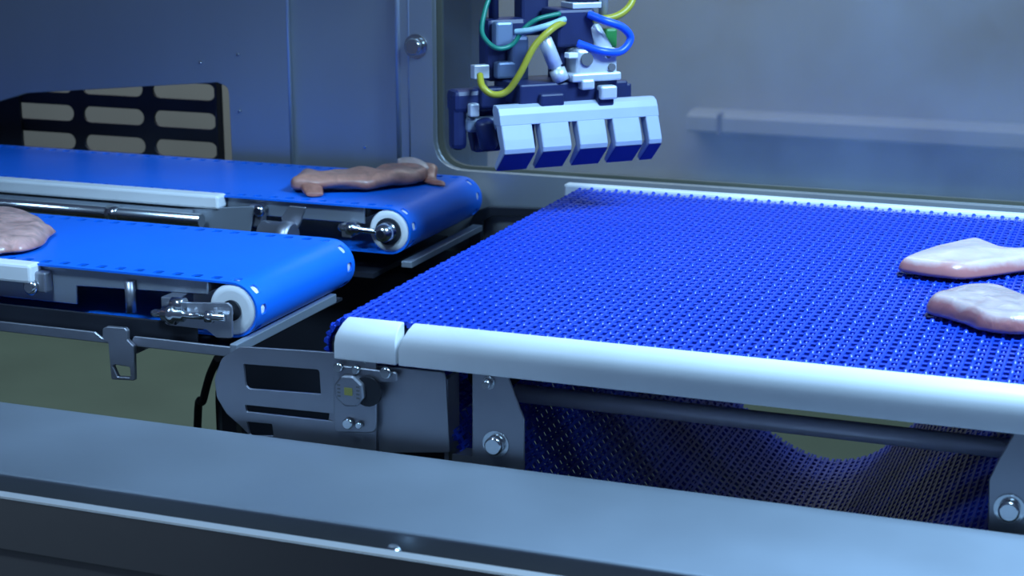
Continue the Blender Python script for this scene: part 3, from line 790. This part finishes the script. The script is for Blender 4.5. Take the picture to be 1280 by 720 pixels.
# comb jaw: curved section, five fingers
front = [(.004, .001), (-.002, -.002), (-.006, -.009), (-.0095, -.0205), (-.0155, -.036), (-.0190, -.046), (-.0180, -.0510)]
back = [(.011, -.0700), (-.006, -.047), (.001, -.034), (.008, -.0215), (.014, -.006), (.012, .001)]
fin = [(0.0, .0385), (.0480, .0845), (.0950, .1310), (.1405, .1760), (.1845, .2020)]
MB().prism(front[:4]+back[3:], -.0005, .2025, lambda u, v, t: GM(t, u, v), False).build('jaw_bar', GRIP, gp, .0010, 2)
for a_, b_ in fin:
    f = MB().prism([(-.002, -.015)]+front[3:]+[(.006, -.0735)]+back[:3]+[(.006, -.0205), (.006, -.015)], a_, b_, lambda u, v, t: GM(t, u, v), False).build('jaw_finger', GRIP, gp, .0016, 2)
    MB().prism([(-.0185, -.0518), (.0050, -.0736), (.0066, -.0742), (-.0172, -.0526)], a_+.0005, b_-.0005, lambda u, v, t: GM(t, u, v)).build('shade_facing', UNDERM, f)  # thin dark facing put on as the finger's shaded underside
# opposing dark jaw on the far side
pr2 = [(.050, .012), (.075, .008), (.088, -.015), (.090, -.045), (.080, -.062), (.066, -.062), (.072, -.040), (.066, -.018), (.050, -.010)]
for a_, b_ in fin:
    MB().prism(pr2, a_, b_-.004, lambda u, v, t: GM(t, u, v)).build('rear_finger', NAVY, gp, .003, 2)
MB().prism([(.045, .016), (.078, .014), (.082, -.006), (.045, -.008)], 0, .19, lambda u, v, t: GM(t, u, v)).build('rear_jaw_bar', NAVY, gp, .003)
def GP(px, py, dv=0.):
    """point on the gripper's upright mid plane (facing along the jaw), from a pixel"""
    d = ray(px, py); O = TL+Vv*(.03+dv); t = (O-CAM).dot(Vv)/d.dot(Vv); return CAM+d*t
def gbox(name, p0, p1, d0, d1, m, parent=gp, bevel=.0025):
    a = GP(p0[0], p0[1], d0); b = GP(p1[0], p1[1], d0)
    ua, ub = (a-TL).dot(U), (b-TL).dot(U); za, zb = a.z-TL.z, b.z-TL.z
    v0, v1 = .03+d0, .03+d1
    bb = MB().obox(GM((ua+ub)/2, (v0+v1)/2, (za+zb)/2), (U, Vv, Zu), (abs(ub-ua)/2, abs(v1-v0)/2, abs(zb-za)/2))
    return bb.build(name, m, parent, bevel)
plt = gbox('mount_plate', (650, 106), (772, 126), -.025, .05, NAVY)
gbox('jaw_clamp', (676, 118), (706, 138), -.032, .0, NAVY)
gbox('jaw_clamp', (748, 112), (768, 134), -.034, .0, NAVY)
gbox('clamp_block', (752, 108), (772, 124), -.040, -.026, SILVER)
gbox('clamp_block', (728, 100), (744, 112), -.036, .0, SILVER)
# valve block with ports
vb = gbox('valve_block', (722, 62), (772, 97), -.030, .012, SILVER, gp, .004)
gbox('block_ledge', (716, 93), (777, 100), -.034, .014, SILVER, vb, .002)
for px, py, r in ((733, 74, .0075), (764, 84, .0045)):
    p = GP(px, py, -.030); MB().cyl(p+Vv*.001, p-Vv*.003, r, 16).build('port', DARKSTEEL, vb)
p = GP(758, 68, -.030); MB().cyl(p+Vv*.001, p-Vv*.006, .004, 14).build('fitting', CHROME, vb)
p = GP(714, 69, -.025); MB().obox(p, (U, Vv, Zu), (.006, .006, .003)).build('sensor', WHITE, vb, .001)
# two white cylinders
p, q = GP(680, 48, -.012), GP(702, 101, -.020)
cy = MB().lathe(p, q, [(0, .007), (.03, .0085), (.66, .0085), (.67, .006), (.72, .006), (.73, .0095), (1, .0095)], 20).build('air_cylinder', SILVER, gp)
p, q = GP(740, 32, -.005), GP(758, 64, -.015)
MB().lathe(p, q, [(0, .007), (.05, .0085), (.95, .0085), (1, .007)], 20).build('air_cylinder', SILVER, gp)
# dark centre body, shaft, rods
gbox('centre_body', (697, 12), (744, 58), -.012, .035, NAVY, gp, .004)
gbox('lower_body', (700, 56), (724, 108), .0, .035, NAVY, gp, .003)
gbox('neck_ring', (716, 4), (752, 10), -.012, .02, SILVER, gp, .001)
pt = GP(728, 8, .012)
MB().cyl(pt, Vector((pt.x, pt.y, 1.50)), .020, 24).build('robot_shaft', NAVY, gp)
pt2 = GP(754, 22, -.006)
MB().cyl(pt2, Vector((pt2.x, pt2.y, 1.47)), .0055, 16).build('guide_rod', SILVER, gp)
MB().box((pt.x-.04, pt.y-.05, 1.46), (pt.x+.04, 2.099, 1.54)).build('robot_arm', STEEL, gp, .006)
# left dark cluster
gbox('side_actuator', (609, 24), (660, 100), .035, .065, NAVY, gp, .006)
gbox('actuator_cap', (620, 28), (642, 58), .020, .035, mat('steel_blue_cap', (.20, .27, .40), .4, .3), gp, .003)
gbox('actuator_cap', (622, 78), (648, 98), .022, .036, mat('steel_blue_part', (.13, .18, .30), .4, .3), gp, .003)
pt = GP(617, 26, .045)
MB().cyl(pt, Vector((pt.x, pt.y, 1.46)), .006, 14).build('guide_rod', NAVY, gp)
pt = GP(664, 22, .05)
MB().obox(pt+Vector((0, 0, .07)), (U, Vv, Zu), (.018, .012, .09)).build('cable_guide', NAVY, gp, .004)
gbox('arm_link', (640, 46), (662, 102), .022, .04, mat('link_blue', (.10, .14, .26), .4, .2), gp, .004)
gbox('sensor_bracket', (593, 82), (612, 98), .030, .042, SILVER, gp, .001)
gbox('side_link', (584, 148), (622, 164), .020, .034, mat('link_grey', (.22, .27, .36), .4, .3), gp, .004)
p, q = GP(604, 150, .01), GP(612, 186, .012)
MB().lathe(p, q, [(0, .008), (.1, .011), (.9, .011), (1, .008)], 18).build('jaw_pivot', NAVY, gp)
gbox('pivot_window', (588, 130), (600, 146), .012, .022, SILVER, gp, .002)
gbox('side_frame', (568, 114), (616, 140), .022, .05, NAVY, gp, .006)
gbox('side_arm', (566, 118), (586, 188), .024, .044, NAVY, gp, .007)
# hoses
def hose(label, pts, r, m):
    o = MB().tube([GP(a, b, d) for a, b, d in pts], r, 10, 8).build('air_hose', m, gp); o['label'] = label; return o
hose('yellow air hose', [(704, 28, -.012), (690, 36, -.03), (668, 58, -.03), (650, 92, -.025), (634, 114, -.015), (616, 118, -.008), (603, 108, .0), (600, 94, .02)], .0040, YELLOW)
hose('yellow air hose', [(740, 24, -.01), (765, 22, -.015), (783, 12, -.015), (792, -6, -.01), (790, -40, 0), (766, -80, .010), (728, -100, .012)], .0042, YELLOW)
hose('teal green air hose', [(616, -14, .045), (606, 14, .035), (603, 42, .02), (620, 60, .002), (640, 56, .0), (655, 36, -.005), (672, 24, -.01), (700, 17, -.01)], .0028, GREEN)
hose('blue air hose', [(736, 18, -.015), (756, 26, -.03), (778, 34, -.034), (788, 48, -.034), (776, 64, -.036), (752, 64, -.036), (722, 54, -.02)], .0046, BLUEH)
hose('pale teal air hose', [(644, 40, .0), (662, 38, -.012), (684, 32, -.02), (706, 24, -.014)], .0036, mat('pale_hose', (.35, .55, .62), .4))
gbox('green_valve', (758, 36, ), (772, 60), -.01, .006, LIME, gp, .003)
